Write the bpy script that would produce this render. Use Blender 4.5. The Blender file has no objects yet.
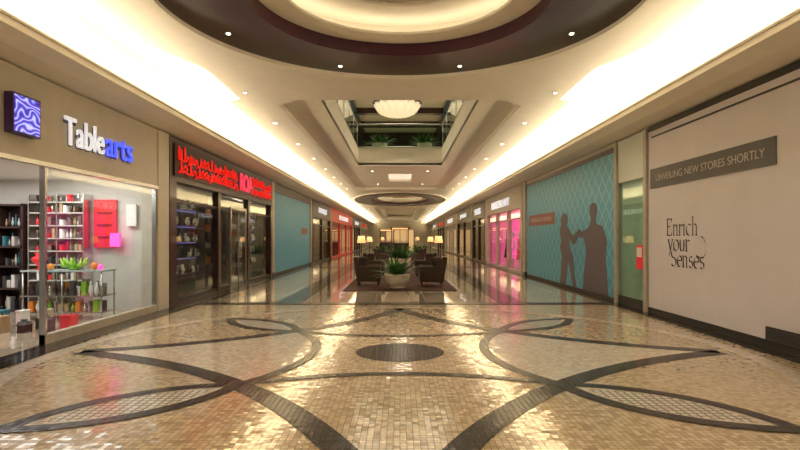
import bpy, bmesh, math, random
from mathutils import Vector, Matrix
random.seed(7)
scene = bpy.context.scene
scene.view_settings.view_transform='Standard'
F = 533.0; H = 1.5; W = 5.0

# ------------------------------------------------------------------ materials
MATS = {}
def mat(name, col=(.8,.8,.8), rough=.5, metal=0., emit=None, es=0., coat=0., noise=0., nscale=8., spec=.5, bump=0.):
    if name in MATS: return MATS[name]
    m = bpy.data.materials.new(name); m.use_nodes = True
    nt = m.node_tree; b = nt.nodes['Principled BSDF']
    b.inputs['Base Color'].default_value = (*col,1)
    b.inputs['Roughness'].default_value = rough
    b.inputs['Metallic'].default_value = metal
    b.inputs['Coat Weight'].default_value = coat
    b.inputs['Coat Roughness'].default_value = .05
    b.inputs['Specular IOR Level'].default_value = spec
    if emit:
        b.inputs['Emission Color'].default_value = (*emit,1)
        b.inputs['Emission Strength'].default_value = es
    if noise>0 or bump>0:
        tc = nt.nodes.new('ShaderNodeTexCoord')
        n = nt.nodes.new('ShaderNodeTexNoise'); n.inputs['Scale'].default_value = nscale
        n.inputs['Detail'].default_value = 4
        nt.links.new(tc.outputs['Object'], n.inputs['Vector'])
        if noise>0:
            r = nt.nodes.new('ShaderNodeValToRGB')
            r.color_ramp.elements[0].position=.3; r.color_ramp.elements[1].position=.7
            r.color_ramp.elements[0].color=(*[c*(1-noise) for c in col],1)
            r.color_ramp.elements[1].color=(*[min(1,c*(1+noise)) for c in col],1)
            nt.links.new(n.outputs['Fac'], r.inputs['Fac'])
            nt.links.new(r.outputs['Color'], b.inputs['Base Color'])
        if bump>0:
            bp = nt.nodes.new('ShaderNodeBump'); bp.inputs['Strength'].default_value=bump
            bp.inputs['Distance'].default_value=.01
            nt.links.new(n.outputs['Fac'], bp.inputs['Height'])
            nt.links.new(bp.outputs['Normal'], b.inputs['Normal'])
    MATS[name]=m
    return m

def mosaic(name, c1, c2, mortar, tile=.05, rough=.12, tilt=.045, mort=.003, coat=.5, spec=.5):
    m = bpy.data.materials.new(name); m.use_nodes=True
    nt=m.node_tree; N=nt.nodes; L=nt.links; b=N['Principled BSDF']
    b.inputs['Specular IOR Level'].default_value=spec
    geo=N.new('ShaderNodeNewGeometry')
    br=N.new('ShaderNodeTexBrick'); br.offset=0; br.squash=1
    br.inputs['Scale'].default_value=1
    br.inputs['Color1'].default_value=(*c1,1); br.inputs['Color2'].default_value=(*c2,1)
    br.inputs['Mortar'].default_value=(*mortar,1)
    br.inputs['Mortar Size'].default_value=mort; br.inputs['Mortar Smooth'].default_value=.1
    br.inputs['Brick Width'].default_value=tile; br.inputs['Row Height'].default_value=tile
    L.new(geo.outputs['Position'], br.inputs['Vector'])
    n=N.new('ShaderNodeTexNoise'); n.inputs['Scale'].default_value=.9
    L.new(geo.outputs['Position'], n.inputs['Vector'])
    mx=N.new('ShaderNodeMix'); mx.data_type='RGBA'; mx.blend_type='MULTIPLY'
    mx.inputs[0].default_value=.3
    L.new(br.outputs['Color'], mx.inputs[6]); 
    rp=N.new('ShaderNodeValToRGB'); rp.color_ramp.elements[0].color=(.6,.6,.6,1); rp.color_ramp.elements[1].color=(1,1,1,1)
    L.new(n.outputs['Fac'], rp.inputs['Fac']); L.new(rp.outputs['Color'], mx.inputs[7])
    L.new(mx.outputs[2], b.inputs['Base Color'])
    sc=N.new('ShaderNodeVectorMath'); sc.operation='SCALE'; sc.inputs['Scale'].default_value=1/tile
    fl=N.new('ShaderNodeVectorMath'); fl.operation='FLOOR'
    wn=N.new('ShaderNodeTexWhiteNoise'); wn.noise_dimensions='2D'
    L.new(geo.outputs['Position'], sc.inputs[0]); L.new(sc.outputs[0], fl.inputs[0]); L.new(fl.outputs[0], wn.inputs['Vector'])
    sb=N.new('ShaderNodeVectorMath'); sb.operation='SUBTRACT'; sb.inputs[1].default_value=(.5,.5,.5)
    L.new(wn.outputs['Color'], sb.inputs[0])
    s2=N.new('ShaderNodeVectorMath'); s2.operation='MULTIPLY'; s2.inputs[1].default_value=(tilt,tilt,0)
    L.new(sb.outputs[0], s2.inputs[0])
    ad=N.new('ShaderNodeVectorMath'); ad.operation='ADD'
    L.new(geo.outputs['Normal'], ad.inputs[0]); L.new(s2.outputs[0], ad.inputs[1])
    nm=N.new('ShaderNodeVectorMath'); nm.operation='NORMALIZE'; L.new(ad.outputs[0], nm.inputs[0])
    L.new(nm.outputs[0], b.inputs['Normal']); L.new(nm.outputs[0], b.inputs['Coat Normal'])
    rr=N.new('ShaderNodeMapRange'); rr.inputs[3].default_value=rough; rr.inputs[4].default_value=.6
    L.new(br.outputs['Fac'], rr.inputs[0]); L.new(rr.outputs[0], b.inputs['Roughness'])
    b.inputs['Coat Weight'].default_value=coat; b.inputs['Coat Roughness'].default_value=.03
    MATS[name]=m
    return m

def glass_mat(name, tint=(.93,.97,.96)):
    m=bpy.data.materials.new(name); m.use_nodes=True; nt=m.node_tree; N=nt.nodes; L=nt.links
    N.remove(N['Principled BSDF']); out=N['Material Output']
    t=N.new('ShaderNodeBsdfTransparent'); t.inputs[0].default_value=(*tint,1)
    g=N.new('ShaderNodeBsdfGlossy'); g.inputs['Roughness'].default_value=.02; g.inputs[0].default_value=(.9,.9,.9,1)
    fr=N.new('ShaderNodeLayerWeight'); fr.inputs[0].default_value=.5
    p=N.new('ShaderNodeMath'); p.operation='POWER'; p.inputs[1].default_value=4.5; L.new(fr.outputs['Facing'],p.inputs[0])
    r=N.new('ShaderNodeMapRange'); r.inputs[3].default_value=.035; r.inputs[4].default_value=.8; L.new(p.outputs[0],r.inputs[0])
    mx=N.new('ShaderNodeMixShader'); L.new(r.outputs[0], mx.inputs[0]); L.new(t.outputs[0], mx.inputs[1]); L.new(g.outputs[0], mx.inputs[2])
    L.new(mx.outputs[0], out.inputs[0]); MATS[name]=m; return m

cream   = mat('cream_plaster',(.84,.78,.64),.7,noise=.03,nscale=3)
cream2  = mat('cream_soffit',(.80,.74,.63),.6,noise=.03,nscale=3)
fascia  = mat('beige_fascia',(.54,.49,.41),.6,noise=.04,nscale=4)
pier    = mat('pier_stone',(.44,.39,.32),.45,noise=.1,nscale=6)
steel   = mat('brushed_steel',(.6,.6,.6),.25,metal=1)
darkbr  = mat('dark_brown_wood',(.035,.014,.012),.3,coat=.3,noise=.3,nscale=12)
black   = mat('black_trim',(.015,.013,.013),.4)
maroon  = mat('maroon_band',(.045,.003,.018),.35,coat=.2)
ringbr  = mat('brown_ring',(.055,.035,.022),.4,noise=.35,nscale=60)
white   = mat('white_paint',(.8,.8,.78),.5)
glass   = glass_mat('window_glass')
glassg  = glass_mat('green_glass',(.82,.93,.89))
led     = mat('downlight_glow',(1,.9,.7),.5,emit=(1,.88,.65),es=12)
warmlamp= mat('warm_lampshade',(1,.7,.4),.5,emit=(1,.5,.18),es=1.3)
letterw = mat('letter_white',(.85,.85,.9),.4,emit=(.9,.92,1),es=.55)
letterb = mat('letter_blue',(.1,.12,.8),.4,emit=(.06,.1,1),es=1.1)
letterr = mat('letter_red',(.7,.01,.01),.4,emit=(1,.012,.008),es=.55)
red     = mat('red_gloss',(.65,.02,.03),.3,emit=(.8,.02,.04),es=.2)
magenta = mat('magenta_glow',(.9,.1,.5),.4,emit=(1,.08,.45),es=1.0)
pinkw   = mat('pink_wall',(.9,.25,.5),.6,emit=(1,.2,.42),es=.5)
green   = mat('lime_ceramic',(.25,.5,.03),.25)
orange  = mat('orange_ceramic',(.8,.25,.03),.3)
purple  = mat('purple_ceramic',(.3,.04,.3),.3)
inwall  = mat('shop_inner_wall',(.58,.56,.52),.7,noise=.03)
inwarm  = mat('shop_warm_inner',(.26,.17,.12),.7,noise=.3,nscale=2)
dgrey   = mat('dark_grey',(.06,.06,.065),.5)
grey    = mat('grey_band',(.10,.095,.095),.5)
hoardw  = mat('white_hoarding',(.64,.60,.63),.55,noise=.03,nscale=1.5)
silh    = mat('silhouette_print',(.14,.11,.125),.6)
ink     = mat('brown_ink',(.03,.022,.022),.6)

mosaic('mosaic_gold',(.40,.29,.17),(.66,.52,.35),(.14,.10,.06))
mosaic('mosaic_pale',(.54,.45,.36),(.72,.63,.54),(.25,.19,.14))
mosaic('mosaic_dark',(.010,.006,.005),(.026,.017,.013),(.03,.02,.015),rough=.2,coat=0,spec=.3)
mosaic('mosaic_hatch',(.58,.52,.45),(.70,.65,.58),(.10,.08,.06),tile=.07,mort=.010)
mosaic('marble',(.44,.36,.27),(.54,.46,.36),(.2,.15,.1),tile=.6,mort=.006,rough=.06,tilt=.005)
mosaic('granite',(.02,.015,.014),(.035,.026,.022),(.02,.02,.02),tile=.6,mort=.005,rough=.1,tilt=.005,coat=0)
MG,MP,MD,MH,MM,MGR=[MATS[k] for k in ('mosaic_gold','mosaic_pale','mosaic_dark','mosaic_hatch','marble','granite')]

def teal_mat():
    m=bpy.data.materials.new('teal_lattice_hoarding'); m.use_nodes=True; nt=m.node_tree; N=nt.nodes; L=nt.links; b=N['Principled BSDF']
    geo=N.new('ShaderNodeNewGeometry'); sx=N.new('ShaderNodeSeparateXYZ'); L.new(geo.outputs['Position'],sx.inputs[0])
    def M(op,a,bb=None):
        n=N.new('ShaderNodeMath'); n.operation=op
        for i,v in enumerate((a,bb)):
            if v is None: continue
            if isinstance(v,(int,float)): n.inputs[i].default_value=v
            else: L.new(v,n.inputs[i])
        return n.outputs[0]
    s=M('ADD',sx.outputs[1],sx.outputs[2]); d=M('SUBTRACT',sx.outputs[1],sx.outputs[2])
    a=M('ABSOLUTE',M('SUBTRACT',M('FRACT',M('MULTIPLY',s,2.2)),.5))
    c=M('ABSOLUTE',M('SUBTRACT',M('FRACT',M('MULTIPLY',d,2.2)),.5))
    ln=M('LESS_THAN',M('MINIMUM',a,c),.06)
    mx=N.new('ShaderNodeMix'); mx.data_type='RGBA'
    L.new(ln,mx.inputs[0]); mx.inputs[6].default_value=(.075,.32,.46,1); mx.inputs[7].default_value=(.16,.48,.62,1)
    L.new(mx.outputs[2],b.inputs['Base Color']); b.inputs['Roughness'].default_value=.4
    return m
teal=teal_mat()
def swirl_mat():
    m=bpy.data.materials.new('logo_swirl'); m.use_nodes=True; nt=m.node_tree; N=nt.nodes; L=nt.links; b=N['Principled BSDF']
    tc=N.new('ShaderNodeTexCoord'); w=N.new('ShaderNodeTexWave'); w.inputs['Scale'].default_value=3.6; w.inputs['Distortion'].default_value=12; w.inputs['Detail'].default_value=0; w.inputs['Detail Scale'].default_value=1.6
    w.bands_direction='Z'
    L.new(tc.outputs['Object'],w.inputs['Vector'])
    r=N.new('ShaderNodeValToRGB'); e=r.color_ramp.elements
    e[0].position=0; e[0].color=(.03,.02,.25,1); e[1].position=1; e[1].color=(.5,.5,1,1)
    k=e.new(.4); k.color=(.16,.06,.7,1); k=e.new(.7); k.color=(.05,.2,.9,1)
    L.new(w.outputs['Color'],r.inputs[0]); L.new(r.outputs[0],b.inputs['Base Color']); L.new(r.outputs[0],b.inputs['Emission Color'])
    b.inputs['Emission Strength'].default_value=1.0
    return m
swirl=swirl_mat()

# ------------------------------------------------------------------ builder
class B:
    def __init__(s): s.bm=bmesh.new(); s.mats=[]
    def mi(s,m):
        if m not in s.mats: s.mats.append(m)
        return s.mats.index(m)
    def poly(s,pts,m,smooth=False):
        vs=[s.bm.verts.new(p) for p in pts]
        f=s.bm.faces.new(vs); f.material_index=s.mi(m); f.smooth=smooth; return f
    def box(s,x0,x1,y0,y1,z0,z1,m,M=None):
        P=[Vector((x,y,z)) for z in (z0,z1) for y in (y0,y1) for x in (x0,x1)]
        if M: P=[M@p for p in P]
        v=[s.bm.verts.new(p) for p in P]; k=s.mi(m)
        for q in ((0,2,3,1),(4,5,7,6),(0,1,5,4),(2,6,7,3),(0,4,6,2),(1,3,7,5)):
            f=s.bm.faces.new([v[i] for i in q]); f.material_index=k
    def lathe(s,prof,c,m,seg=20,sx=1,sy=1,ribs=0,rib=0.,M=None):
        k=s.mi(m); rings=[]
        for r,z in prof:
            ring=[]
            for i in range(seg):
                a=2*math.pi*i/seg; rr=r*(1+rib*math.cos(ribs*a))
                p=Vector((rr*math.cos(a)*sx,rr*math.sin(a)*sy,z))
                if M: p=M@p
                ring.append(s.bm.verts.new(p+Vector(c)))
            rings.append(ring)
        for a,b in zip(rings,rings[1:]):
            for i in range(seg):
                f=s.bm.faces.new((a[i],a[(i+1)%seg],b[(i+1)%seg],b[i])); f.material_index=k; f.smooth=True
        for ring,rev in ((rings[0],True),(rings[-1],False)):
            if prof[0 if rev else -1][0]>1e-4:
                f=s.bm.faces.new(ring[::-1] if rev else ring); f.material_index=k
    def tube(s,pts,r,m,seg=8):
        k=s.mi(m); rings=[]; pts=[Vector(p) for p in pts]
        rs=r if isinstance(r,(list,tuple)) else [r]*len(pts)
        for i,p in enumerate(pts):
            t=(pts[min(i+1,len(pts)-1)]-pts[max(i-1,0)]).normalized()
            u=t.cross(Vector((0,0,1)) if abs(t.z)<.9 else Vector((1,0,0))).normalized(); v=t.cross(u)
            rings.append([s.bm.verts.new(p+rs[i]*(math.cos(2*math.pi*j/seg)*u+math.sin(2*math.pi*j/seg)*v)) for j in range(seg)])
        for a,b in zip(rings,rings[1:]):
            for i in range(seg):
                f=s.bm.faces.new((a[i],a[(i+1)%seg],b[(i+1)%seg],b[i])); f.material_index=k; f.smooth=True
        for q in (rings[0][::-1],rings[-1]):
            f=s.bm.faces.new(q); f.material_index=k
    def addmesh(s,me,m,fn=None):
        k=s.mi(m); vs=[s.bm.verts.new(fn(v.co) if fn else v.co) for v in me.vertices]
        for p in me.polygons:
            try:
                f=s.bm.faces.new([vs[i] for i in p.vertices]); f.material_index=k
            except ValueError: pass
    def plate(s,outer,holes,z0,z1,m):
        cu=bpy.data.curves.new('t','CURVE'); cu.dimensions='2D'; cu.fill_mode='BOTH'; cu.extrude=(z1-z0)/2
        for pl in [outer]+holes:
            sp=cu.splines.new('POLY'); sp.points.add(len(pl)-1)
            for i,p in enumerate(pl): sp.points[i].co=(p[0],p[1],0,1)
            sp.use_cyclic_u=True
        me=to_mesh(cu); zm=(z0+z1)/2
        s.addmesh(me,m,lambda c:Vector((c.x,c.y,c.z+zm)))
    def text(s,txt,side,a0,a1,z0,z1,m,x=None,depth=.02,off=0.):
        cu=bpy.data.curves.new('t','FONT'); cu.body=txt; cu.extrude=.5; cu.offset=off
        me=to_mesh(cu)
        xs=[v.co.x for v in me.vertices]; ys=[v.co.y for v in me.vertices]
        mx0,mx1,my0,my1=min(xs),max(xs),min(ys),max(ys)
        def fn(c):
            u=a0+(c.x-mx0)/(mx1-mx0)*(a1-a0); z=z0+(c.y-my0)/(my1-my0)*(z1-z0); d=c.z*depth
            if side=='F': return Vector((u,x-d,z))
            sg=1 if side=='L' else -1
            return Vector((x+sg*d,u,z))
        s.addmesh(me,m,fn)
    def done(s,name,bevel=0,loc=None,rot=0,norm=True):
        if norm: bmesh.ops.recalc_face_normals(s.bm,faces=s.bm.faces)
        me=bpy.data.meshes.new(name); s.bm.to_mesh(me); s.bm.free()
        for m in s.mats: me.materials.append(m)
        o=bpy.data.objects.new(name,me); scene.collection.objects.link(o)
        if bevel:
            md=o.modifiers.new('bevel','BEVEL'); md.width=bevel; md.segments=3; md.limit_method='ANGLE'
        if loc: o.location=loc
        o.rotation_euler[2]=rot
        return o
def to_mesh(cu):
    o=bpy.data.objects.new('t',cu); scene.collection.objects.link(o)
    dg=bpy.context.evaluated_depsgraph_get(); me=bpy.data.meshes.new_from_object(o.evaluated_get(dg))
    bpy.data.objects.remove(o); return me

YB,YE=-6.0,92.0
# ------------------------------------------------------------------ floor
b=B()
b.box(-5,5,YB,12.2,-.2,0,MG); b.box(-5,5,12.2,YE,-.2,0,MM)
b.box(-10,-5,YB,YE,-.2,0,MM); b.box(5,10,YB,YE,-.2,0,MM)
b.done('floor')
CX,CY=0.,7.01
b=B()
def ribbon(pts,w,z,m):
    n=len(pts); Lp=[];Rp=[]
    for i in range(n):
        t=Vector(pts[min(i+1,n-1)])-Vector(pts[max(i-1,0)]); t.normalize(); nn=Vector((-t.y,t.x))
        ww=w[i] if isinstance(w,list) else w
        Lp.append(Vector(pts[i])+nn*ww/2); Rp.append(Vector(pts[i])-nn*ww/2)
    for i in range(n-1):
        f=[Lp[i],Lp[i+1],Rp[i+1],Rp[i]]
        b.poly([(p.x+CX,p.y+CY,z) for p in f],m)
def arc3(p,q,r,n=40):
    (ax,ay),(bx,by),(cx,cy)=p,q,r
    d=2*(ax*(by-cy)+bx*(cy-ay)+cx*(ay-by))
    ux=((ax*ax+ay*ay)*(by-cy)+(bx*bx+by*by)*(cy-ay)+(cx*cx+cy*cy)*(ay-by))/d
    uy=((ax*ax+ay*ay)*(cx-bx)+(bx*bx+by*by)*(ax-cx)+(cx*cx+cy*cy)*(bx-ax))/d
    R=math.hypot(ax-ux,ay-uy); a0=math.atan2(ay-uy,ax-ux); a1=math.atan2(by-uy,bx-ux); a2=math.atan2(cy-uy,cx-ux)
    def un(a,ref):
        while a-ref>math.pi:a-=2*math.pi
        while a-ref<-math.pi:a+=2*math.pi
        return a
    a1=un(a1,a0); a2=un(a2,a1)
    return [(ux+R*math.cos(a0+(a2-a0)*i/n),uy+R*math.sin(a0+(a2-a0)*i/n)) for i in range(n+1)]
ND=1.66; NY=1.57
for sx in (-1,1):
    side=arc3((sx*ND,-NY),(sx*1.13,0),(sx*ND,NY))
    s1=arc3((sx*ND,NY),(sx*2.75,.72),(sx*4.15,.05),20); s2=[(x,-y) for x,y in s1][::-1]
    pl=side+s1[1:]+s2[1:-1]
    b.poly([(x+CX,y+CY,.002) for x,y in pl],MP)
    ribbon(side,.13,.006,MD)
    for sy in (-1,1):
        st=arc3((sx*4.2,sy*.02),(sx*ND,sy*NY),(0,sy*4.3),60)
        ribbon(st,.24,.005,MD)
        n0=Vector((sx*ND,sy*NY)); t0=Vector((sx*3.12,sy*2.86)); mid=(n0+t0)/2; dd=(t0-n0).normalized(); nn=Vector((-dd.y,dd.x))
        e1=arc3(tuple(n0),tuple(mid+nn*.33),tuple(t0),24); e2=arc3(tuple(n0),tuple(mid-nn*.33),tuple(t0),24)
        b.poly([(x+CX,y+CY,.003) for x,y in e1+e2[::-1][1:-1]],MP)
        f1=[tuple(mid+(Vector(p)-mid)*.72) for p in e1]; f2=[tuple(mid+(Vector(p)-mid)*.72) for p in e2]
        b.poly([(x+CX,y+CY,.0036) for x,y in f1+f2[::-1][1:-1]],MH)
        ribbon(e1,.15,.007,MD); ribbon(e2,.15,.0072,MD)
for sy in (-1,1):
    ribbon(arc3((-ND,sy*NY),(0,sy*1.13),(ND,sy*NY)),.13,.0065,MD)
circ=[(math.cos(2*math.pi*i/48)*.58+CX,math.sin(2*math.pi*i/48)*.55+CY,.004) for i in range(48)]
b.poly(circ,MD)
ring=[(4.45*math.cos(2*math.pi*i/96),4.45*math.sin(2*math.pi*i/96)) for i in range(97)]
ribbon(ring,.22,.0035,MP)
b.poly([(-5,12.0,.008),(5,12.0,.008),(5,12.35,.008),(-5,12.35,.008)],MD)
for x0,x1 in ((-2.85,-2.3),(2.3,2.85)):
    b.poly([(x0,12.35,.008),(x1,12.35,.008),(x1,YE,.008),(x0,YE,.008)],MGR)
for x0,x1 in ((-5,-4.55),(4.75,5)):
    b.poly([(x0,YB,.009),(x1,YB,.009),(x1,YE,.009),(x0,YE,.009)],MGR)
yy=27
while yy<88:
    b.poly([(-4.6,yy,.0085),(4.8,yy,.0085),(4.8,yy+.4,.0085),(-4.6,yy+.4,.0085)],MGR); yy+=9
for f in b.bm.faces:
    f.normal_update()
    if f.normal.z<0: f.normal_flip()
b.done('floor_mosaic_inlay',norm=False)

# ------------------------------------------------------------------ ceiling
def ell(cx,cy,rx,ry,n=96): return [(cx+rx*math.cos(2*math.pi*i/n),cy+ry*math.sin(2*math.pi*i/n)) for i in range(n)]
def rect(hx,y0,y1,ch=0):
    if ch==0: return [(-hx,y0),(hx,y0),(hx,y1),(-hx,y1)]
    return [(-hx+ch,y0),(hx-ch,y0),(hx,y0+ch),(hx,y1-ch),(hx-ch,y1),(-hx+ch,y1),(-hx,y1-ch),(-hx,y0+ch)]
D1=(0,6.84,3.09,3.09); D2=(0,43.,3.6,8.0)
def hw(y):
    h=3.75
    for (cx,cy,rx,ry) in ((0,6.84,4.1,4.7),(0,43,4.15,10)):
        t=1-((y-cy)/ry)**2
        if t>0: h=max(3.45 if cy<10 else h, rx*math.sqrt(t))
    return h
ys=[YB+.25*i for i in range(int((YE-YB)/.25)+1)]
outer=[(hw(y),y) for y in ys]+[(-hw(y),y) for y in ys[::-1]]
b=B()
b.plate(outer,[ell(*D1),rect(2.75,11.6,33,.5),ell(*D2),rect(2.75,54,88,.5)],4.5,4.68,cream2)
OP=(1.79,11.95,22.9)
b.plate(rect(2.95,11.4,33.3),[rect(*OP),rect(.6,26.2,29.5)],4.64,4.72,cream2)
b.plate(rect(2.95,53.8,88.3),[rect(1.8,58,80)],4.64,4.72,cream2)
b.plate(rect(OP[0]+.16,OP[1]-.16,OP[2]+.16,.0),[rect(*OP)],4.60,4.66,cream)
b.plate(rect(5.3,YB,YE),[rect(OP[0]+.0,OP[1],OP[2])],5.0,5.35,cream)
x,y0,y1=OP
b.box(-x-.08,-x,y0,y1,4.66,5.0,cream); b.box(x,x+.08,y0,y1,4.66,5.0,cream)
b.box(-x-.08,x+.08,y1,y1+.08,4.66,5.0,cream); b.box(-x-.08,x+.08,y0-.08,y0,4.66,5.0,cream)
b.done('ceiling')
b=B()
def ringplate(cx,cy,rx,ry,k0,k1,z0,z1,m): b.plate(ell(cx,cy,rx*k1,ry*k1),[ell(cx,cy,rx*k0,ry*k0)],z0,z1,m)
for (cx,cy,rx,ry) in (D1,D2):
    ringplate(cx,cy,rx,ry,.80,.999,4.53,4.60,ringbr)
    ringplate(cx,cy,rx,ry,.64,.80,4.505,4.60,maroon)
    ringplate(cx,cy,rx,ry,.999,1.035,4.47,4.53,cream)
    ringplate(cx,cy,rx,ry,.625,.64,4.50,4.72,maroon)
    ringplate(cx,cy,rx,ry,.50,.625,4.70,4.74,cream)
    ringplate(cx,cy,rx,ry,.64,.66,4.72,5.0,cream)
    ringplate(cx,cy,rx,ry,.30,.33,4.92,5.0,cream2)
b.done('ceiling_dome_recess')
b=B()
cans=[]; small=[]
yy=13.9
while yy<88:
    for sx in (-1,1):
        if not(33<yy<53): cans.append((sx*3.25,yy,4.5))
    yy+=3.1
for a in range(8):
    t=a*math.pi/4+math.pi/8
    small.append((2.75*math.cos(t),6.84+2.75*math.sin(t),4.53))
for sx in (-1,1): small.append((sx*3.2,11.0,4.5))
for sx in (-1,1):
    for y in (25,31): cans.append((sx*1.3,y,4.64))
for (x,y,z) in cans+small:
    k=1 if (x,y,z) in cans else .65
    b.lathe([(.045*k,-.012),(.045*k,-.004)],(x,y,z),led,14)
    b.lathe([(.047*k,-.003),(.075*k,-.012),(.08*k,0)],(x,y,z),steel,16)
b.box(-.58,.58,26.22,29.48,4.74,4.78,mat('ceiling_panel_glow',(1,.9,.7),.5,emit=(1,.88,.68),es=.75))
b.done('recessed_downlights')

# ------------------------------------------------------------------ walls
def cornice(sg):
    b=B()
    prof=[(5,3.74),(4.66,3.80),(4.40,3.90),(4.40,4.04),(4.46,4.04),(4.50,3.96),(5.0,3.96)]
    for (p,q) in zip(prof,prof[1:]+prof[:1]):
        b.poly([(sg*p[0],YB,p[1]),(sg*p[0],YE,p[1]),(sg*q[0],YE,q[1]),(sg*q[0],YB,q[1])],cream2)
    b.box(min(sg*4.38,sg*4.4),max(sg*4.38,sg*4.4),YB,YE,3.99,4.02,fascia)
    return b.done('trim_cornice')
cornice(-1); cornice(1)
def seg(b,sg,y0,y1,z0,z1,m,x0=5.0,x1=5.3): 
    a,c=sorted((sg*x0,sg*x1)); b.box(a,c,y0,y1,z0,z1,m)
for sg,nm in ((-1,'left'),(1,'right')):
    b=B(); seg(b,sg,YB,YE,3.74,5.0,cream,5.0,5.25); b.done('wall_'+nm)
    b=B(); seg(b,sg,YB,YE,-.1,5,darkbr,9.9,10.0); b.done('wall_outer_'+nm)
    b=B(); seg(b,sg,YB,YE,3.76,3.84,inwall,5.26,9.9); b.done('ceiling_shops_'+nm)
def pillar(sg,y,w=.4):
    b=B(); seg(b,sg,y+.01,y+w-.01,0,3.73,pier,4.94,5.24); seg(b,sg,y+.005,y+w-.005,0,.15,darkbr,4.925,5.25); b.done('pillar')
for y in (20.62,29.52,38.05,55.05,66.05,80.0): pillar(-1,y)
for y in (21.05,30.55,36.55,46.05,58.05,70.05,82.0): pillar(1,y)
b=B(); b.box(-9.9,9.9,YB-.2,YB,0,5,fascia); b.done('wall_back')
b=B(); b.box(-9.9,9.9,YE,YE+.2,0,5,fascia)
b.box(-2.4,2.4,YE-.06,YE,0,2.9,mat('far_glow',(1,.8,.5),.5,emit=(1,.6,.3),es=.35)); 
for x in (-2.4,-1.2,0,1.2,2.4): b.box(x-.05,x+.05,YE-.12,YE-.05,0,2.9,darkbr)
b.done('wall_front')

# ------------------------------------------------------------------ right: white hoarding
b=B()
seg(b,1,YB+.02,10.72,.12,3.70,hoardw,5.0,5.1)
seg(b,1,YB+.02,10.72,0,.12,black,4.99,5.1)
seg(b,1,YB+.02,10.6,3.48,3.51,black,4.992,5.0)
seg(b,1,YB+.02,10.72,3.62,3.72,black,4.985,5.02)
seg(b,1,7.07,10.62,2.48,2.86,grey,4.985,5.0)
b.text('UNVEILING NEW STORES SHORTLY','R',10.38,7.28,2.605,2.735,mat('dull_white',(.5,.45,.42),.5),4.982,.004)
seg(b,1,5.4,7.25,.13,.30,black,4.97,5.0)
for i in range(5): seg(b,1,5.42,7.23,.145+.03*i,.155+.03*i,dgrey,4.955,4.972)
def arcp(cx,cy,rx,ry,a0,a1,n=10): return [(cx+rx*math.cos(math.radians(a0+(a1-a0)*i/n)),cy+ry*math.sin(math.radians(a0+(a1-a0)*i/n))) for i in range(n+1)]
def vs(x,y0,y1): return [[(x,y0),(x,y1)],[(x-.07,y0),(x+.07,y0)],[(x-.07,y1),(x+.03,y1)]]
GL={
'E':(vs(.06,0,.72)+[[(0,.72),(.42,.72),(.43,.6)],[(.06,.38),(.32,.38)],[(0,0),(.44,0),(.46,.13)]],.54),
'n':(vs(.06,0,.45)+[[(.06,.34)]+arcp(.2,.32,.13,.13,160,0)+[(.33,0)],[(.26,0),(.40,0)]],.46),
'r':(vs(.06,0,.45)+[[(.06,.32),(.14,.43),(.25,.44),(.27,.38)]],.32),
'i':(vs(.06,0,.45)+[[(.03,.6),(.09,.62)]],.2),
'c':([arcp(.22,.22,.2,.23,50,310)],.42),
'h':(vs(.06,0,.75)+[[(.06,.34)]+arcp(.2,.32,.13,.13,160,0)+[(.33,0)],[(.26,0),(.40,0)]],.46),
'y':([[(.02,.45),(.2,.02)],[(.38,.45),(.2,.02),(.1,-.2),(-.02,-.24)],[(-.04,.45),(.1,.45)],[(.3,.45),(.44,.45)]],.42),
'o':([arcp(.22,.22,.2,.23,0,360,16)],.46),
'u':([[(.05,.45)]+arcp(.19,.13,.13,.13,180,340)+[(.33,.12)],[(.34,.45),(.34,0)]],.44),
'S':([arcp(.24,.53,.18,.19,40,270)+arcp(.24,.17,.2,.18,90,-150)],.48),
'e':([[(.04,.25),(.4,.25)]+arcp(.22,.22,.19,.23,8,310)],.42),
's':([arcp(.16,.34,.12,.11,40,270)+arcp(.16,.12,.13,.12,90,-150)],.32),
}
def word(w,u0,z0,sc,yr):
    u=0
    for ch in w:
        st,adv=GL[ch]
        for s_ in st:
            for (p,q) in zip(s_,s_[1:]):
                pv=(.036,.020)
                P=[(p[0]-pv[0],p[1]-pv[1]),(p[0]+pv[0],p[1]+pv[1]),(q[0]+pv[0],q[1]+pv[1]),(q[0]-pv[0],q[1]-pv[1])]
                b.poly([(4.994-.0004*random.random(),yr-(u0+(u+a)*sc*.98),z0+c*sc) for a,c in P],ink)
        u+=adv+.03
word('Enrich',0,1.55,.42,9.98)
word('your',.05,1.27,.44,9.98)
word('Senses',.15,.99,.43,9.98)
sw=[(.98+.3*math.sin(t*2.6),.0+.22*t-.1*math.sin(t*5)) for t in [i/14 for i in range(15)]]
for (p,q) in zip(sw,sw[1:]):
    b.poly([(4.993,9.98-(p[0]),1.2+p[1]),(4.993,9.98-(p[0]),1.22+p[1]),(4.993,9.98-q[0],1.22+q[1]),(4.993,9.98-q[0],1.2+q[1])],ink)
b.done('white_hoarding',norm=False)
b=B()
pg=mat('pale_green_panel',(.58,.62,.56),.4)
seg(b,1,10.74,12.34,0,.2,black,5.0,5.06)
seg(b,1,10.86,12.22,.2,2.75,glassg,5.03,5.035)
seg(b,1,10.86,12.22,2.75,3.70,pg,5.0,5.06)
seg(b,1,10.74,10.86,0,3.7,pier,4.95,5.2); seg(b,1,12.22,12.34,0,3.7,pier,4.95,5.2)
for y in (10.86,12.18): seg(b,1,y,y+.04,.2,2.75,steel,5.0,5.05)
seg(b,1,10.86,12.22,.2,2.8,pg,5.06,5.08)
seg(b,1,11.0,11.3,.85,1.35,red,5.008,5.015); seg(b,1,11.04,11.26,1.1,1.3,white,5.0,5.008)
b.done('glass_service_panel')
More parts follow.
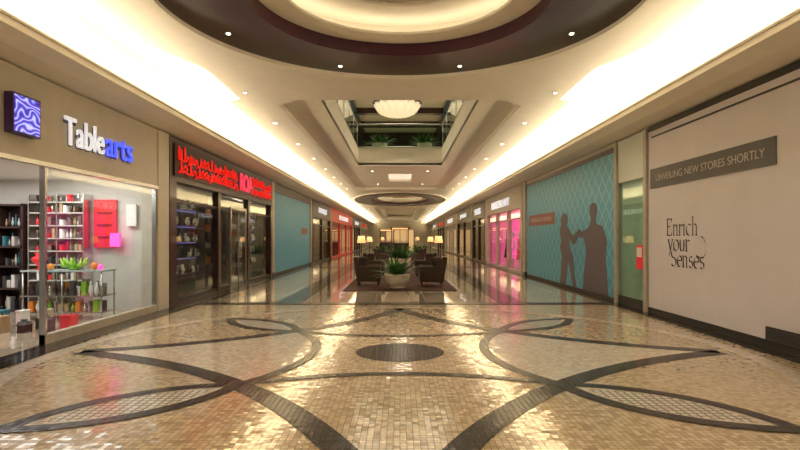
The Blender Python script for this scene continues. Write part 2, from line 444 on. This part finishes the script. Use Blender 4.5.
# teal hoarding right
b=B()
seg(b,1,12.36,21.0,.1,3.5,teal,5.0,5.1); seg(b,1,12.36,21.0,0,.1,black,4.99,5.1); seg(b,1,12.36,21.0,3.5,3.62,darkbr,4.98,5.1); seg(b,1,12.36,21,3.62,3.72,pier,4.99,5.1)
b.poly([(4.99,y,z) for y,z in [(20.6,1.95),(17.2,1.95),(17.2,2.35),(20.6,2.35)]],mat('rust_label',(.28,.10,.08),.5))
b.text('OPENING SOON','R',20.3,17.6,2.08,2.22,MATS['dull_white'],4.985,.003)
def sil(pts,y0,sy,m=silh):
    cu=bpy.data.curves.new('t','CURVE'); cu.dimensions='2D'; cu.fill_mode='BOTH'; cu.extrude=.002
    sp=cu.splines.new('POLY'); sp.points.add(len(pts)-1)
    for i,p in enumerate(pts): sp.points[i].co=(p[0],p[1],0,1)
    sp.use_cyclic_u=True; me=to_mesh(cu)
    b.addmesh(me,m,lambda c:Vector((4.992+c.z,y0-c.x*sy,c.y)))
woman=[(.50,.1),(.56,.6),(.60,.95),(.50,1.2),(.56,1.45),(.48,1.66),(.50,1.8),(.56,1.9),(.54,2.06),(.62,2.22),(.76,2.26),(.88,2.16),(.88,1.98),(.80,1.86),(.94,1.78),(1.14,1.56),(1.40,1.76),(1.50,1.70),(1.24,1.34),(1.14,1.30),(.98,1.48),(.98,1.22),(1.14,.95),(1.2,.5),(1.3,.1),(1.12,.1),(.98,.65),(.9,.8),(.80,.1)]
sil([(x-.05,y) for x,y in woman],17.5,1.95)
arm=[(.15,.1),(.22,.7),(.30,1.15),(.2,1.5),(.0,1.52),(-.02,1.64),(.26,1.72),(.42,1.8),(.48,2.0),(.42,2.15),(.44,2.34),(.54,2.42),(.66,2.38),(.72,2.2),(.66,2.05),(.66,1.88),(.9,1.78),(1.05,1.45),(1.0,1.0),(1.1,.1)]
sil(arm,14.85,1.9)
b.done('teal_hoarding',norm=False)
b=B()
seg(b,-1,21.05,29.5,.1,3.35,teal,5.0,5.1); seg(b,-1,21.05,29.5,0,.1,black,4.99,5.1); seg(b,-1,21.05,29.5,3.35,3.72,darkbr,4.97,5.1)
b.box(-4.99,-4.985,27,28.6,1.7,2.0,mat('rust_label'))
b.done('teal_hoarding')

# ------------------------------------------------------------------ tableware shop (left)
b=B()
b.box(-9.5,-5.3,11.2,11.3,0,3.4,inwall); b.box(-9.6,-9.5,3,11.3,0,3.4,inwall)
b.box(-9.5,-5.3,2.9,3.0,0,3.4,inwall)
b.box(-9.5,-5.3,3.0,11.2,2.72,2.8,white)
b.done('shop_interior_wall')
b=B()
seg(b,-1,YB+.02,11.0,2.55,3.72,fascia,4.96,5.29)
seg(b,-1,10.9,11.4,0,3.72,fascia,4.94,5.29)
seg(b,-1,YB+.02,3.0,0,2.6,fascia)
b.box(-4.99,-4.93,3.0,10.9,2.50,2.56,steel)
b.box(-5.015,-5.0,7.52,10.86,.14,2.5,glass)
b.box(-5.015,-5.0,3.0,6.3,.0,2.5,glass)
for y in (7.46,10.84): b.box(-5.05,-4.97,y,y+.05,.0,2.5,steel)
b.box(-5.06,-4.96,7.46,10.9,0,.14,pier)
b.box(-5.05,-4.97,3.0,3.1,0,2.5,steel)
b.text('Table','L',7.82,8.86,2.88,3.30,letterw,-4.92,.03)
b.text('arts','L',8.92,9.80,2.88,3.22,letterb,-4.92,.03)
b.text('Table','L',7.84,8.88,2.865,3.285,dgrey,-4.95,.01,.025)
b.text('arts','L',8.94,9.82,2.865,3.205,dgrey,-4.95,.01,.025)
b.done('shop_front_tableware')
b=B(); 
b.box(-4.95,-4.84,6.66,7.18,2.83,3.34,mat('logo_side',(.05,.02,.12),.4))
b.box(-4.84,-4.835,6.69,7.16,2.855,3.315,swirl); b.done('illuminated_logo_sign')
def wares(b,x0,x1,y,z,n,hmax,cols,dy=.12):
    for i in range(n):
        x=x0+(x1-x0)*(i+.5)/n; h=hmax*random.uniform(.45,1); m=random.choice(cols); w=(x1-x0)/n*.38
        t=random.random()
        if t<.35: b.box(x-w,x+w,y-dy,y+dy*.3,z,z+h,m)
        elif t<.7: b.lathe([(w*.5,0),(w,h*.3),(w*.8,h*.6),(w*.35,h*.8),(w*.5,h)],(x,y-.03,z),m,10)
        else: b.lathe([(w*.4,0),(w*.3,h*.2),(w,h*.8),(w*1.05,h*.85)],(x,y-.03,z),m,10)
tanb=mat('tan_box',(.45,.3,.18),.5)
warec=[white,inwall,dgrey,mat('teal_box',(.05,.2,.25),.4),tanb,purple]
b=B()
b.box(-9.3,-7.65,11.12,11.18,0,2.2,darkbr)
for x in (-9.3,-8.75,-8.2,-7.69): b.box(x,x+.05,10.8,11.12,0,2.2,darkbr)
for z in (0,.45,.9,1.3,1.7,2.15): b.box(-9.3,-7.65,10.8,11.12,z,z+.04,darkbr)
for z in (.94,1.34,1.74):
    for xa in (-9.22,-8.68,-8.13): wares(b,xa,xa+.45,11.0,z,7,.3,warec)
for z in (.04,.49):
    for xa in (-9.22,-8.68,-8.13): wares(b,xa,xa+.45,11.0,z,5,.3,warec)
b.done('bookshelf')
b=B()
silv=mat('silverware',(.55,.52,.5),.2,metal=1)
for z in (.3,.62,.94,1.22,1.48,1.74,2.0,2.22): 
    b.box(-7.55,-6.45,10.85,11.18,z,z+.02,inwall); 
    wares(b,-7.5,-6.5,11.0,z+.025,13,.21,[white,red,dgrey,silv,tanb,silv,darkbr,white])
for x in (-7.58,-7.0,-6.46): b.box(x,x+.02,10.85,11.18,0,2.4,steel)
b.box(-7.55,-6.45,11.15,11.18,0,2.4,mat('shelf_back',(.42,.37,.32),.6))
b.done('wall_shelf_unit')
b=B()
b.box(-6.38,-5.92,11.1,11.16,1.3,2.3,red)
for k in range(3): b.box(-6.3,-6.0,11.08,11.1,1.5+.25*k,1.54+.25*k,mat('deep_red',(.25,.0,.01),.4))
b.box(-6.0,-5.8,11.02,11.08,1.32,1.6,magenta)
b.box(-5.7,-5.5,11.1,11.16,1.75,2.2,white)
b.done('hanging_display_panels')
b=B()
X0,X1,Y0,Y1=-6.95,-5.45,9.75,10.25
for z in (.12,.42,.88):
    b.box(X0,X1,Y0,Y1,z,z+.025,steel if z<.8 else mat('glass_shelf',(.5,.6,.6),.1,spec=.8))
for x in (X0+.03,-6.2,X1-.03):
    for y in (Y0+.03,Y1-.03): b.tube([(x,y,0),(x,y,.89)],.015,steel)
wc=[tanb,dgrey,white,green,orange,silv,darkbr]
for dy_ in (-.12,.1):
    wares(b,X0+.1,X1-.1,10.0+dy_,.145,12,.22,wc,.08)
    wares(b,X0+.1,X1-.1,10.0+dy_,.445,12,.3,wc,.08)
b.done('display_rack')
def vase(name,loc,m,prof,**k):
    b=B(); b.lathe(prof,(0,0,0),m,20,**k); return b.done(name,loc=loc)
zt=.906
vase('red_vase',(-6.76,10.0,zt),red,[(.07,0),(.03,.04),(.05,.08),(.12,.16),(.13,.22),(.06,.27),(.09,.32)])
b=B()
for i in range(9):
    a=i/9*6.28; pts=[(0,0,.03),(.09*math.cos(a),.05*math.sin(a),.07),(.22*math.cos(a),.1*math.sin(a),.12+.05*math.sin(3*a)),(.26*math.cos(a),.12*math.sin(a),.22)]
    b.tube(pts,[.02,.04,.04,.01],green,8)
b.lathe([(.08,0),(.1,.03),(.06,.1)],(0,0,0),green,14)
b.done('leaf_bowl',loc=(-6.10,10.0,zt))
for i,(x,m,r) in enumerate(((-6.52,orange,.06),(-5.73,orange,.07),(-5.59,magenta,.05))):
    vase('ornament_ball',(x,9.95+.05*(i%2),zt),m,[(.001,0)]+[(r*math.sin(math.pi*j/8),r-r*math.cos(math.pi*j/8)) for j in range(1,8)]+[(.001,2*r)])
b=B(); 
rr_=random.Random(3)
bc=[tanb,dgrey,mat('sand_box',(.6,.5,.35),.6),darkbr,darkbr,MATS['teal_box'],dgrey,red,white]
for i in range(17):
    x=-7.5+.125*i+rr_.uniform(-.02,.02); y=8.5+1.0*(i%3)*.35; w=rr_.uniform(.10,.2); h=rr_.uniform(.08,.26); m=bc[i%len(bc)]
    if i%4==2:
        b.lathe([(w*.35,0),(w*.6,h*.35),(w*.5,h*.7),(w*.2,h*.85),(w*.3,h)],(x,y,0),m,14)
    else:
        b.box(x-w/2,x+w/2,y-.1,y+.1,0,h,m); b.box(x-w/2-.008,x+w/2+.008,y-.108,y+.108,h,h+.02,m)
        b.tube([(x-.04,y,h+.02),(x-.03,y,h+.08),(x+.03,y,h+.08),(x+.04,y,h+.02)],.006,black)
b.done('gift_boxes')

# ------------------------------------------------------------------ generic shopfronts
def shop(name,sg,y0,y1,frame,bays,ztop,signtxt,signm,inm,inten,incol,signz=(2.98,3.35),seed=1,stock=True,sy=None):
    rnd=random.Random(seed); b=B()
    seg(b,sg,y0,y1,ztop,3.7,frame,4.93,5.2)
    seg(b,sg,y0,y0+.35,0,ztop,frame,4.93,5.2); seg(b,sg,y1-.25,y1,0,ztop,frame,4.93,5.2)
    L=(y1-y0-.6)/bays
    for i in range(bays):
        a=y0+.35+L*i; c=a+L
        if i: seg(b,sg,a-.1,a+.1,0,ztop,frame,4.95,5.15)
        seg(b,sg,a,c,0,.12,frame,4.97,5.1)
        seg(b,sg,a,c,.12,ztop,glass,5.03,5.04)
        seg(b,sg,a,c,ztop-.45,ztop-.40,frame,4.99,5.08)
    seg(b,sg,y0,y1,0,3.6,inm,7.4,7.5)
    a,c=sorted((sg*5.25,sg*7.4)); b.box(a,c,y1-.05,y1,0,3.6,inm); b.box(a,c,y0,y0+.05,0,3.6,inm)
    b.box(a,c,y0,y1,3.6,3.65,inm)
    if stock:
        cols=[white,red,dgrey,tanb,orange,inwall]
        for z in (.5,1.1,1.7,2.3):
            seg(b,sg,y0+.4,y1-.4,z,z+.04,frame,7.0,7.4)
            n=int((y1-y0)*2.2)
            for i in range(n):
                yy=y0+.6+(y1-y0-1.2)*i/n; h=rnd.uniform(.15,.42); seg(b,sg,yy,yy+.25,z+.04,z+.04+h,rnd.choice(cols),7.05,7.35)
    if signtxt:
        s0,s1=sy if sy else (y0+.28*(y1-y0),y1-.28*(y1-y0))
        if sg<0: b.text(signtxt,'L',s0,s1,signz[0],signz[1],signm,-4.90,.04)
        else: b.text(signtxt,'R',s1,s0,signz[0],signz[1],signm,4.90,.04)
    o=b.done(name)
    if inten>0:
        area((sg*6.2,(y0+y1)/2,3.5),(1.6,(y1-y0)*.8),inten,incol,(0,0,0))
    return o
def area(loc,size,power,col,rot):
    l=bpy.data.lights.new('shop_light','AREA'); l.shape='RECTANGLE'; l.size=size[0]; l.size_y=size[1]; l.energy=power; l.color=col
    o=bpy.data.objects.new('shop_light',l); scene.collection.objects.link(o); o.location=loc; o.rotation_euler=rot; return o
shop('shop_front_dark',-1,11.42,20.6,darkbr,3,2.75,None,None,mat('dim_inner',(.09,.065,.07),.6,noise=.3),30,(1,.8,.7),seed=3)
b=B()
b.box(-4.92,-4.90,11.6,20.4,2.86,3.58,mat('sign_back',(.03,.006,.005),.4))
rnd=random.Random(5)
for zr,hs in ((2.93,.8),(3.20,.85)):
    y=11.75
    while y<20.1:
        h=rnd.uniform(.2,.36)*hs; w=rnd.uniform(.16,.3); t=rnd.randint(0,3); X=-4.875
        if 16.1<y+w and y<17.6: y=17.65; continue
        if t==0: P=[(0,0),(.2,-.03),(.5,.02),(.55,h),(.62,.02),(1,0)]
        elif t==1: P=[(0,0),(.15,.12),(.5,.18),(.8,.10),(.5,.02),(.2,.03),(1,0)]
        elif t==2: P=[(0,0),(.1,h),(.2,0),(.5,0),(.6,h*.8),(.7,0),(1,0)]
        else: P=[(0,0),(.3,.12),(.6,.10),(.8,-.04),(.5,-.06),(1,0)]
        pts=[(X,y+p[0]*w,zr+.04+p[1]) for p in P]
        b.tube(pts,.021,letterr,5)
        y+=w
b.text('ROA','L',16.2,17.5,2.95,3.48,mat('letter_pink',(.9,.05,.15),.4,emit=(1,.03,.1),es=.8),-4.85,.03)
b.done('red_script_sign')
b=B()
strip=mat('blue_strip',(.3,.3,.9),.4,emit=(.4,.32,1),es=.7)
for y0,y1 in ((12.3,14.5),(18.0,20.0)):
    b.box(-5.6,-5.55,y0,y1,.15,2.4,dgrey)
    for z in (.6,1.0,1.4,1.8,2.2):
        b.box(-5.55,-5.3,y0,y1,z,z+.02,steel)
        yy=y0+.12
        while yy<y1-.1:
            h=random.uniform(.1,.26); b.lathe([(.04,0),(.06,h*.4),(.03,h*.8),(.04,h)],(-5.42,yy,z+.02),random.choice([silv,white,darkbr,dgrey]),10); yy+=.17
        b.box(-5.53,-5.51,y0+.1,y1-.1,z-.03,z-.018,strip)
    for yy in (y0,y1): b.box(-5.55,-5.3,yy-.02,yy+.02,.15,2.4,dgrey)
b.done('display_cabinet')
b=B()
b.box(-4.92,-4.895,15.4,15.5,.01,2.35,steel); b.box(-4.92,-4.895,16.9,17.0,.01,2.35,steel); b.box(-4.92,-4.895,15.4,17,2.35,2.42,steel)
for y in (16.12,16.28): b.tube([(-4.84,y,.9),(-4.84,y,1.4)],.015,steel); b.tube([(-4.84,y,.95),(-4.91,y,.95)],.01,steel); b.tube([(-4.84,y,1.35),(-4.91,y,1.35)],.01,steel)
for y0,y1 in ((15.5,16.18),(16.22,16.9)):
    b.box(-4.91,-4.905,y0,y1,.01,2.35,glass)
b.box(-4.92,-4.895,16.18,16.22,.01,2.35,steel)
b.done('door_1')
shop('shop_front_brown',-1,29.95,38,darkbr,2,2.7,'BOUTIQUE',letterw,inwarm,60,(1,.8,.55),seed=4)
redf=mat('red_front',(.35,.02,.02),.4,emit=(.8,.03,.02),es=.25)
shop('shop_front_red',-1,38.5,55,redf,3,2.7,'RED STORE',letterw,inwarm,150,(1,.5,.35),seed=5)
shop('shop_front_far',-1,55.5,66,darkbr,3,2.7,'GALLERY',letterw,inwall,100,(1,.85,.6),seed=6)
shop('shop_front_far',-1,66.5,80,pier,3,2.7,'HOME',letterr,inwall,130,(1,.85,.6),seed=7)
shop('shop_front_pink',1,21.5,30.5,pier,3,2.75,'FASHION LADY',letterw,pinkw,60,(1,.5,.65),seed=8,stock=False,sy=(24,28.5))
shop('shop_front_brown',1,31,36.5,darkbr,2,2.7,'SHOES',letterw,inwarm,50,(1,.8,.5),seed=9)
shop('shop_front_lit',1,37,46,darkbr,2,2.7,'JEWELLERY',letterw,inwarm,70,(1,.75,.5),seed=10)
shop('shop_front_lit',1,46.5,58,pier,3,2.7,'PERFUME',letterw,inwall,130,(1,.85,.6),seed=11)
shop('shop_front_lit',1,58.5,70,darkbr,3,2.7,'OPTICS',letterr,inwall,130,(1,.85,.6),seed=12)
shop('shop_front_lit',1,70.5,82,pier,3,2.7,'TOYS',letterw,inwall,130,(1,.85,.6),seed=13)
def mannequin(x,y,dress):
    b=B()
    skin=mat('mannequin_white',(.75,.68,.66),.4)
    b.lathe([(.22,0),(.22,.03),(.02,.035)],(0,0,0),steel,16)
    for s in (-1,1): b.lathe([(.04,.035),(.045,.12),(.055,.35),(.05,.5),(.075,.8),(.08,.9)],(0,s*.09,0),skin,12)
    b.lathe([(.26,.45),(.2,.7),(.17,.9),(.12,1.08),(.15,1.28),(.17,1.4),(.1,1.46),(.05,1.5)],(0,0,0),dress,20,sx=.7)
    b.lathe([(.045,1.48),(.045,1.56),(.08,1.62),(.095,1.70),(.08,1.79),(.03,1.84)],(0,0,0),skin,16)
    for s in (-1,1): b.tube([(0,s*.15,1.4),(0.02,s*.24,1.15),(-.06,s*.22,.92)],[.05,.04,.03],skin)
    return b.done('mannequin',loc=(x,y,0))
for i,y in enumerate((22.9,24.2,25.8,27.2,28.8)): mannequin(5.8,y,[magenta,white,red,magenta,dgrey][i])
b=B()
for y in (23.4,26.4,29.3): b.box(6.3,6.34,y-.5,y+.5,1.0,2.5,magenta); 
b.done('hanging_display_panels')

# ------------------------------------------------------------------ seating
b=B(); b.box(-1.62,1.62,15.1,24,0.009,.022,mat('brown_rug',(.06,.018,.012),.9,noise=.3,nscale=10)); b.done('area_rug')
leather=mat('dark_leather',(.035,.018,.014),.35,noise=.2,nscale=20)
cush=mat('tan_cushion',(.25,.12,.06),.7,noise=.1)
def armchair(x,y,rot,m=leather):
    b=B()
    b.box(-.36,.36,-.36,.34,.14,.34,m)
    b.box(-.26,.26,-.36,.24,.345,.46,m)
    b.box(-.40,-.27,-.38,.36,.14,.62,m); b.box(.27,.40,-.38,.36,.14,.62,m)
    b.box(-.38,.38,.0,.15,0,.62,m,Matrix.Translation((0,.22,.3))@Matrix.Rotation(-.16,4,'X'))
    for sx in (-1,1):
        b.box(-.02,.06,-.16,.1,.0,.32,m,Matrix.Translation((sx*.34,.2,.56)))
        for sy in (-.3,.3): b.box(sx*.33-.025,sx*.33+.025,sy-.025,sy+.025,0,.14,darkbr)
    b.box(-.18,.18,-.02,.08,0,.3,cush,Matrix.Translation((0,.14,.46))@Matrix.Rotation(-.2,4,'X'))
    return b.done('armchair',.03,(x,y,.023),rot)
armchair(-.98,16.7,math.pi/2); armchair(.98,16.5,-math.pi/2)
armchair(-.95,20.6,math.pi/2); armchair(.95,20.6,-math.pi/2)
def table(x,y):
    b=B(); b.lathe([(.2,0),(.2,.02),(.03,.05),(.03,.4),(.1,.42),(.32,.43),(.32,.46)],(0,0,0),darkbr,24); return b.done('coffee_table',loc=(x,y,.023))
table(0,17.9); table(0,21.4)
leafm=mat('leaf_green',(.05,.15,.03),.45,noise=.4,nscale=5)
def plant(x,y,z,s=1.,name='potted_plant'):
    b=B(); st=mat('planter_stone',(.74,.65,.52),.6,noise=.08,nscale=15,bump=.3)
    b.lathe([(.20,0),(.24,.03),(.20,.06),(.26,.09),(.345,.2),(.36,.32),(.37,.35),(.375,.42),(.33,.42),(.32,.36),(.001,.35)],(0,0,0),st,32,ribs=12,rib=.015)
    rnd=random.Random(int(x*10+y))
    for i in range(130):
        a=rnd.uniform(0,6.28); el=rnd.uniform(.2,1.4); L=rnd.uniform(.35,.76); w=rnd.uniform(.025,.05)
        d=Vector((math.cos(a)*math.cos(el),math.sin(a)*math.cos(el),math.sin(el))); sd=Vector((-math.sin(a),math.cos(a),0))
        prev=None; base=Vector((.12*math.cos(a),.12*math.sin(a),.35))
        for k in range(6):
            t=k/5; p=base+d*L*t+Vector((math.cos(a),math.sin(a),-1.1))*L*.22*t*t*(1.2-el*.6); ww=w*math.sin(math.pi*min(.97,t*.85+.12))
            cur=(p-sd*ww,p+sd*ww)
            if prev: b.poly([prev[0],prev[1],cur[1],cur[0]],leafm,True)
            prev=cur
    o=b.done(name,loc=(x,y,z),norm=False); o.scale=(s,s,s); return o
plant(-.08,15.75,.023,1.0)
plant(0,24.9,.009,1.3); plant(-1.2,33,.009,1.2); plant(1.2,33,.009,1.2)
def floor_lamp(x,y,z=.023):
    b=B(); b.lathe([(.16,0),(.16,.02),(.02,.04),(.015,1.25),(.02,1.27)],(0,0,0),darkbr,16)
    b.lathe([(.16,1.3),(.12,1.55)],(0,0,0),warmlamp,20); return b.done('floor_lamp',loc=(x,y,z))
for (x,y) in ((-1.45,20),(1.45,20)): floor_lamp(x,y)
for (x,y) in ((-1.6,28),(1.6,28),(-1.5,46),(1.5,46)): floor_lamp(x,y,.009)
for (x,y,r) in ((-1,30,1.57),(1,30,-1.57),(-1,38,1.57),(1,38,-1.57)):
    o=armchair(x,y,r); o.location.z=.009
def kiosk(x,y):
    b=B(); b.box(-.9,.9,-.6,.6,0,.95,darkbr); b.box(-.95,.95,-.65,.65,.95,1.0,steel); b.box(-.85,.85,-.55,.55,1.0,1.35,glass)
    for sx in (-.85,.85):
        for sy in (-.55,.55): b.box(sx-.03,sx+.03,sy-.03,sy+.03,1.0,2.3,darkbr)
    b.box(-.95,.95,-.65,.65,2.3,2.55,darkbr); b.box(-.8,.8,-.66,-.655,2.36,2.5,warmlamp)
    wares(b,-.8,.8,0,1.0,9,.25,[white,orange,red]); return b.done('kiosk',loc=(x,y,.009))
kiosk(0,54); kiosk(-1.6,66)
# ------------------------------------------------------------------ upper level
x,y0,y1=OP
b=B()
for (a,c,d,e) in ((-x-.06,-x-.04,y0,y1),(x+.04,x+.06,y0,y1),(-x,x,y1+.04,y1+.06),(-x,x,y0-.06,y0-.04)):
    b.box(a,c,d,e,5.38,6.35,glassg)
for p,q in (((-x-.05,y0-.05),(-x-.05,y1+.05)),((x+.05,y0-.05),(x+.05,y1+.05)),((-x-.05,y1+.05),(x+.05,y1+.05)),((-x-.05,y0-.05),(x+.05,y0-.05))):
    b.tube([(p[0],p[1],6.4),(q[0],q[1],6.4)],.04,steel); b.tube([(p[0],p[1],5.42),(q[0],q[1],5.42)],.03,steel)
n=6
for i in range(n+1):
    yy=y0+(y1-y0)*i/n
    for s in (-1,1): b.tube([(s*(x+.05),yy,5.36),(s*(x+.05),yy,6.4)],.02,steel)
b.done('glass_balustrade')
b=B()
b.box(-5.4,-5.2,8,42,5.35,9.8,darkbr); b.box(5.2,5.4,8,42,5.35,9.8,darkbr); b.box(-5.4,5.4,42,42.2,5.35,9.8,darkbr); b.box(-5.4,5.4,7.8,8,5.35,9.8,darkbr)
b.done('wall_upper_level')
b=B()
b.plate(rect(5.4,7.8,42.2),[ell(0,29,2.2,3.2)],9.81,9.9,cream2)
b.plate(ell(0,29,2.3,3.3),[],10.3,10.35,cream)
for yy in (18,23,34,38): b.box(-5.2,5.2,yy,yy+.5,9.45,9.81,darkbr)
for s in (-1,1): b.box(s*3-.25,s*3+.25,8,42,9.5,9.81,darkbr)
b.done('ceiling_upper_level')
b=B()
gl=mat('upper_shop_glow',(.6,.5,.3),.5,emit=(1,.75,.35),es=.5)
tl=mat('upper_shop_teal',(.1,.25,.25),.3,emit=(.2,.5,.45),es=.2)
for s in (-1,1):
    for k in range(7):
        yy=10+k*4.4
        b.box(min(s*5.1,s*5.19),max(s*5.1,s*5.19),yy,yy+3.4,5.4,8.0,tl if k%2 else gl)
        b.box(min(s*5.0,s*5.19),max(s*5.0,s*5.19),yy+3.6,yy+4.2,5.36,9.4,cream2)
for k in range(5):
    b.box(-4.6+k*1.9,-3.0+k*1.9,41.9,41.99,5.4,8,gl if k%2 else tl)
b.box(-5.1,5.1,41.7,41.98,8.2,8.6,cream2)
b.done('upper_shop_fronts')
b=B()
prof=[(.15,-.62),(.6,-.56),(.95,-.38),(1.12,-.1),(1.17,.05),(1.1,.1)]
b.lathe(prof,(0,0,0),mat('chandelier_glow',(1,.9,.7),.5,emit=(1,.82,.55),es=.5),96,ribs=16,rib=.10)
b.lathe([(1.3,.08),(1.36,.12),(1.3,.18),(.03,.2),(.03,1.4)],(0,0,0),darkbr,48)
b.done('bowl_chandelier',loc=(-.15,29,8.7))
plant(-.9,23.9,5.36,.9); plant(1.1,23.9,5.36,.9)

# ------------------------------------------------------------------ lights
def alight(name,loc,size,power,col,rot):
    o=area(loc,size,power,col,rot); o.name=name; return o
y=YB
while y<YE-1:
    L=14
    for s in (-1,1): alight('cove_light',(s*4.72,y+L/2,4.0),(.3,L-.1),450,(1,.85,.60),(math.pi,s*math.radians(-28),0))
    y+=L
for (cx,cy,rx,ry) in (D1,D2):
    for a in range(16):
        t=a*math.pi/8
        alight('dome_cove_light',(cx+rx*.565*math.cos(t),cy+ry*.565*math.sin(t),4.75),(.3,.7),1.2,(1,.85,.65),(math.pi,0,t))
alight('shop_light',(-7.2,8.6,2.68),(3.6,4.0),125,(1,.96,.92),(0,0,0))
alight('shop_light',(-6.2,10.2,2.6),(1.5,.3),22,(1,.9,.85),(math.radians(20),0,0))
alight('upper_light',(0,26,9.3),(5,14),350,(1,.85,.6),(0,0,0))
alight('panel_light',(0,27.8,4.62),(1,3),30,(1,.85,.6),(0,0,0))
def spot(loc,p,ang=70):
    l=bpy.data.lights.new('downlight_spot','SPOT'); l.energy=p; l.color=(1,.88,.74); l.spot_size=math.radians(ang); l.spot_blend=.6; l.shadow_soft_size=.06
    o=bpy.data.objects.new('downlight_spot',l); scene.collection.objects.link(o); o.location=loc
for (cx,cy,cz) in cans+small:
    if cy<32: spot((cx,cy,cz-.03),75,120)
w=bpy.data.worlds.new('world'); scene.world=w; w.use_nodes=True
w.node_tree.nodes['Background'].inputs[0].default_value=(1,.85,.65,1); w.node_tree.nodes['Background'].inputs[1].default_value=.05

# ------------------------------------------------------------------ camera
cam=bpy.data.cameras.new('camera'); co=bpy.data.objects.new('camera',cam); scene.collection.objects.link(co)
cam.lens=F/800*36; cam.sensor_width=36; cam.shift_y=13/800; cam.clip_end=300; cam.clip_start=.05
co.location=(0,0,H); co.rotation_euler=(math.pi/2,0,0); scene.camera=co
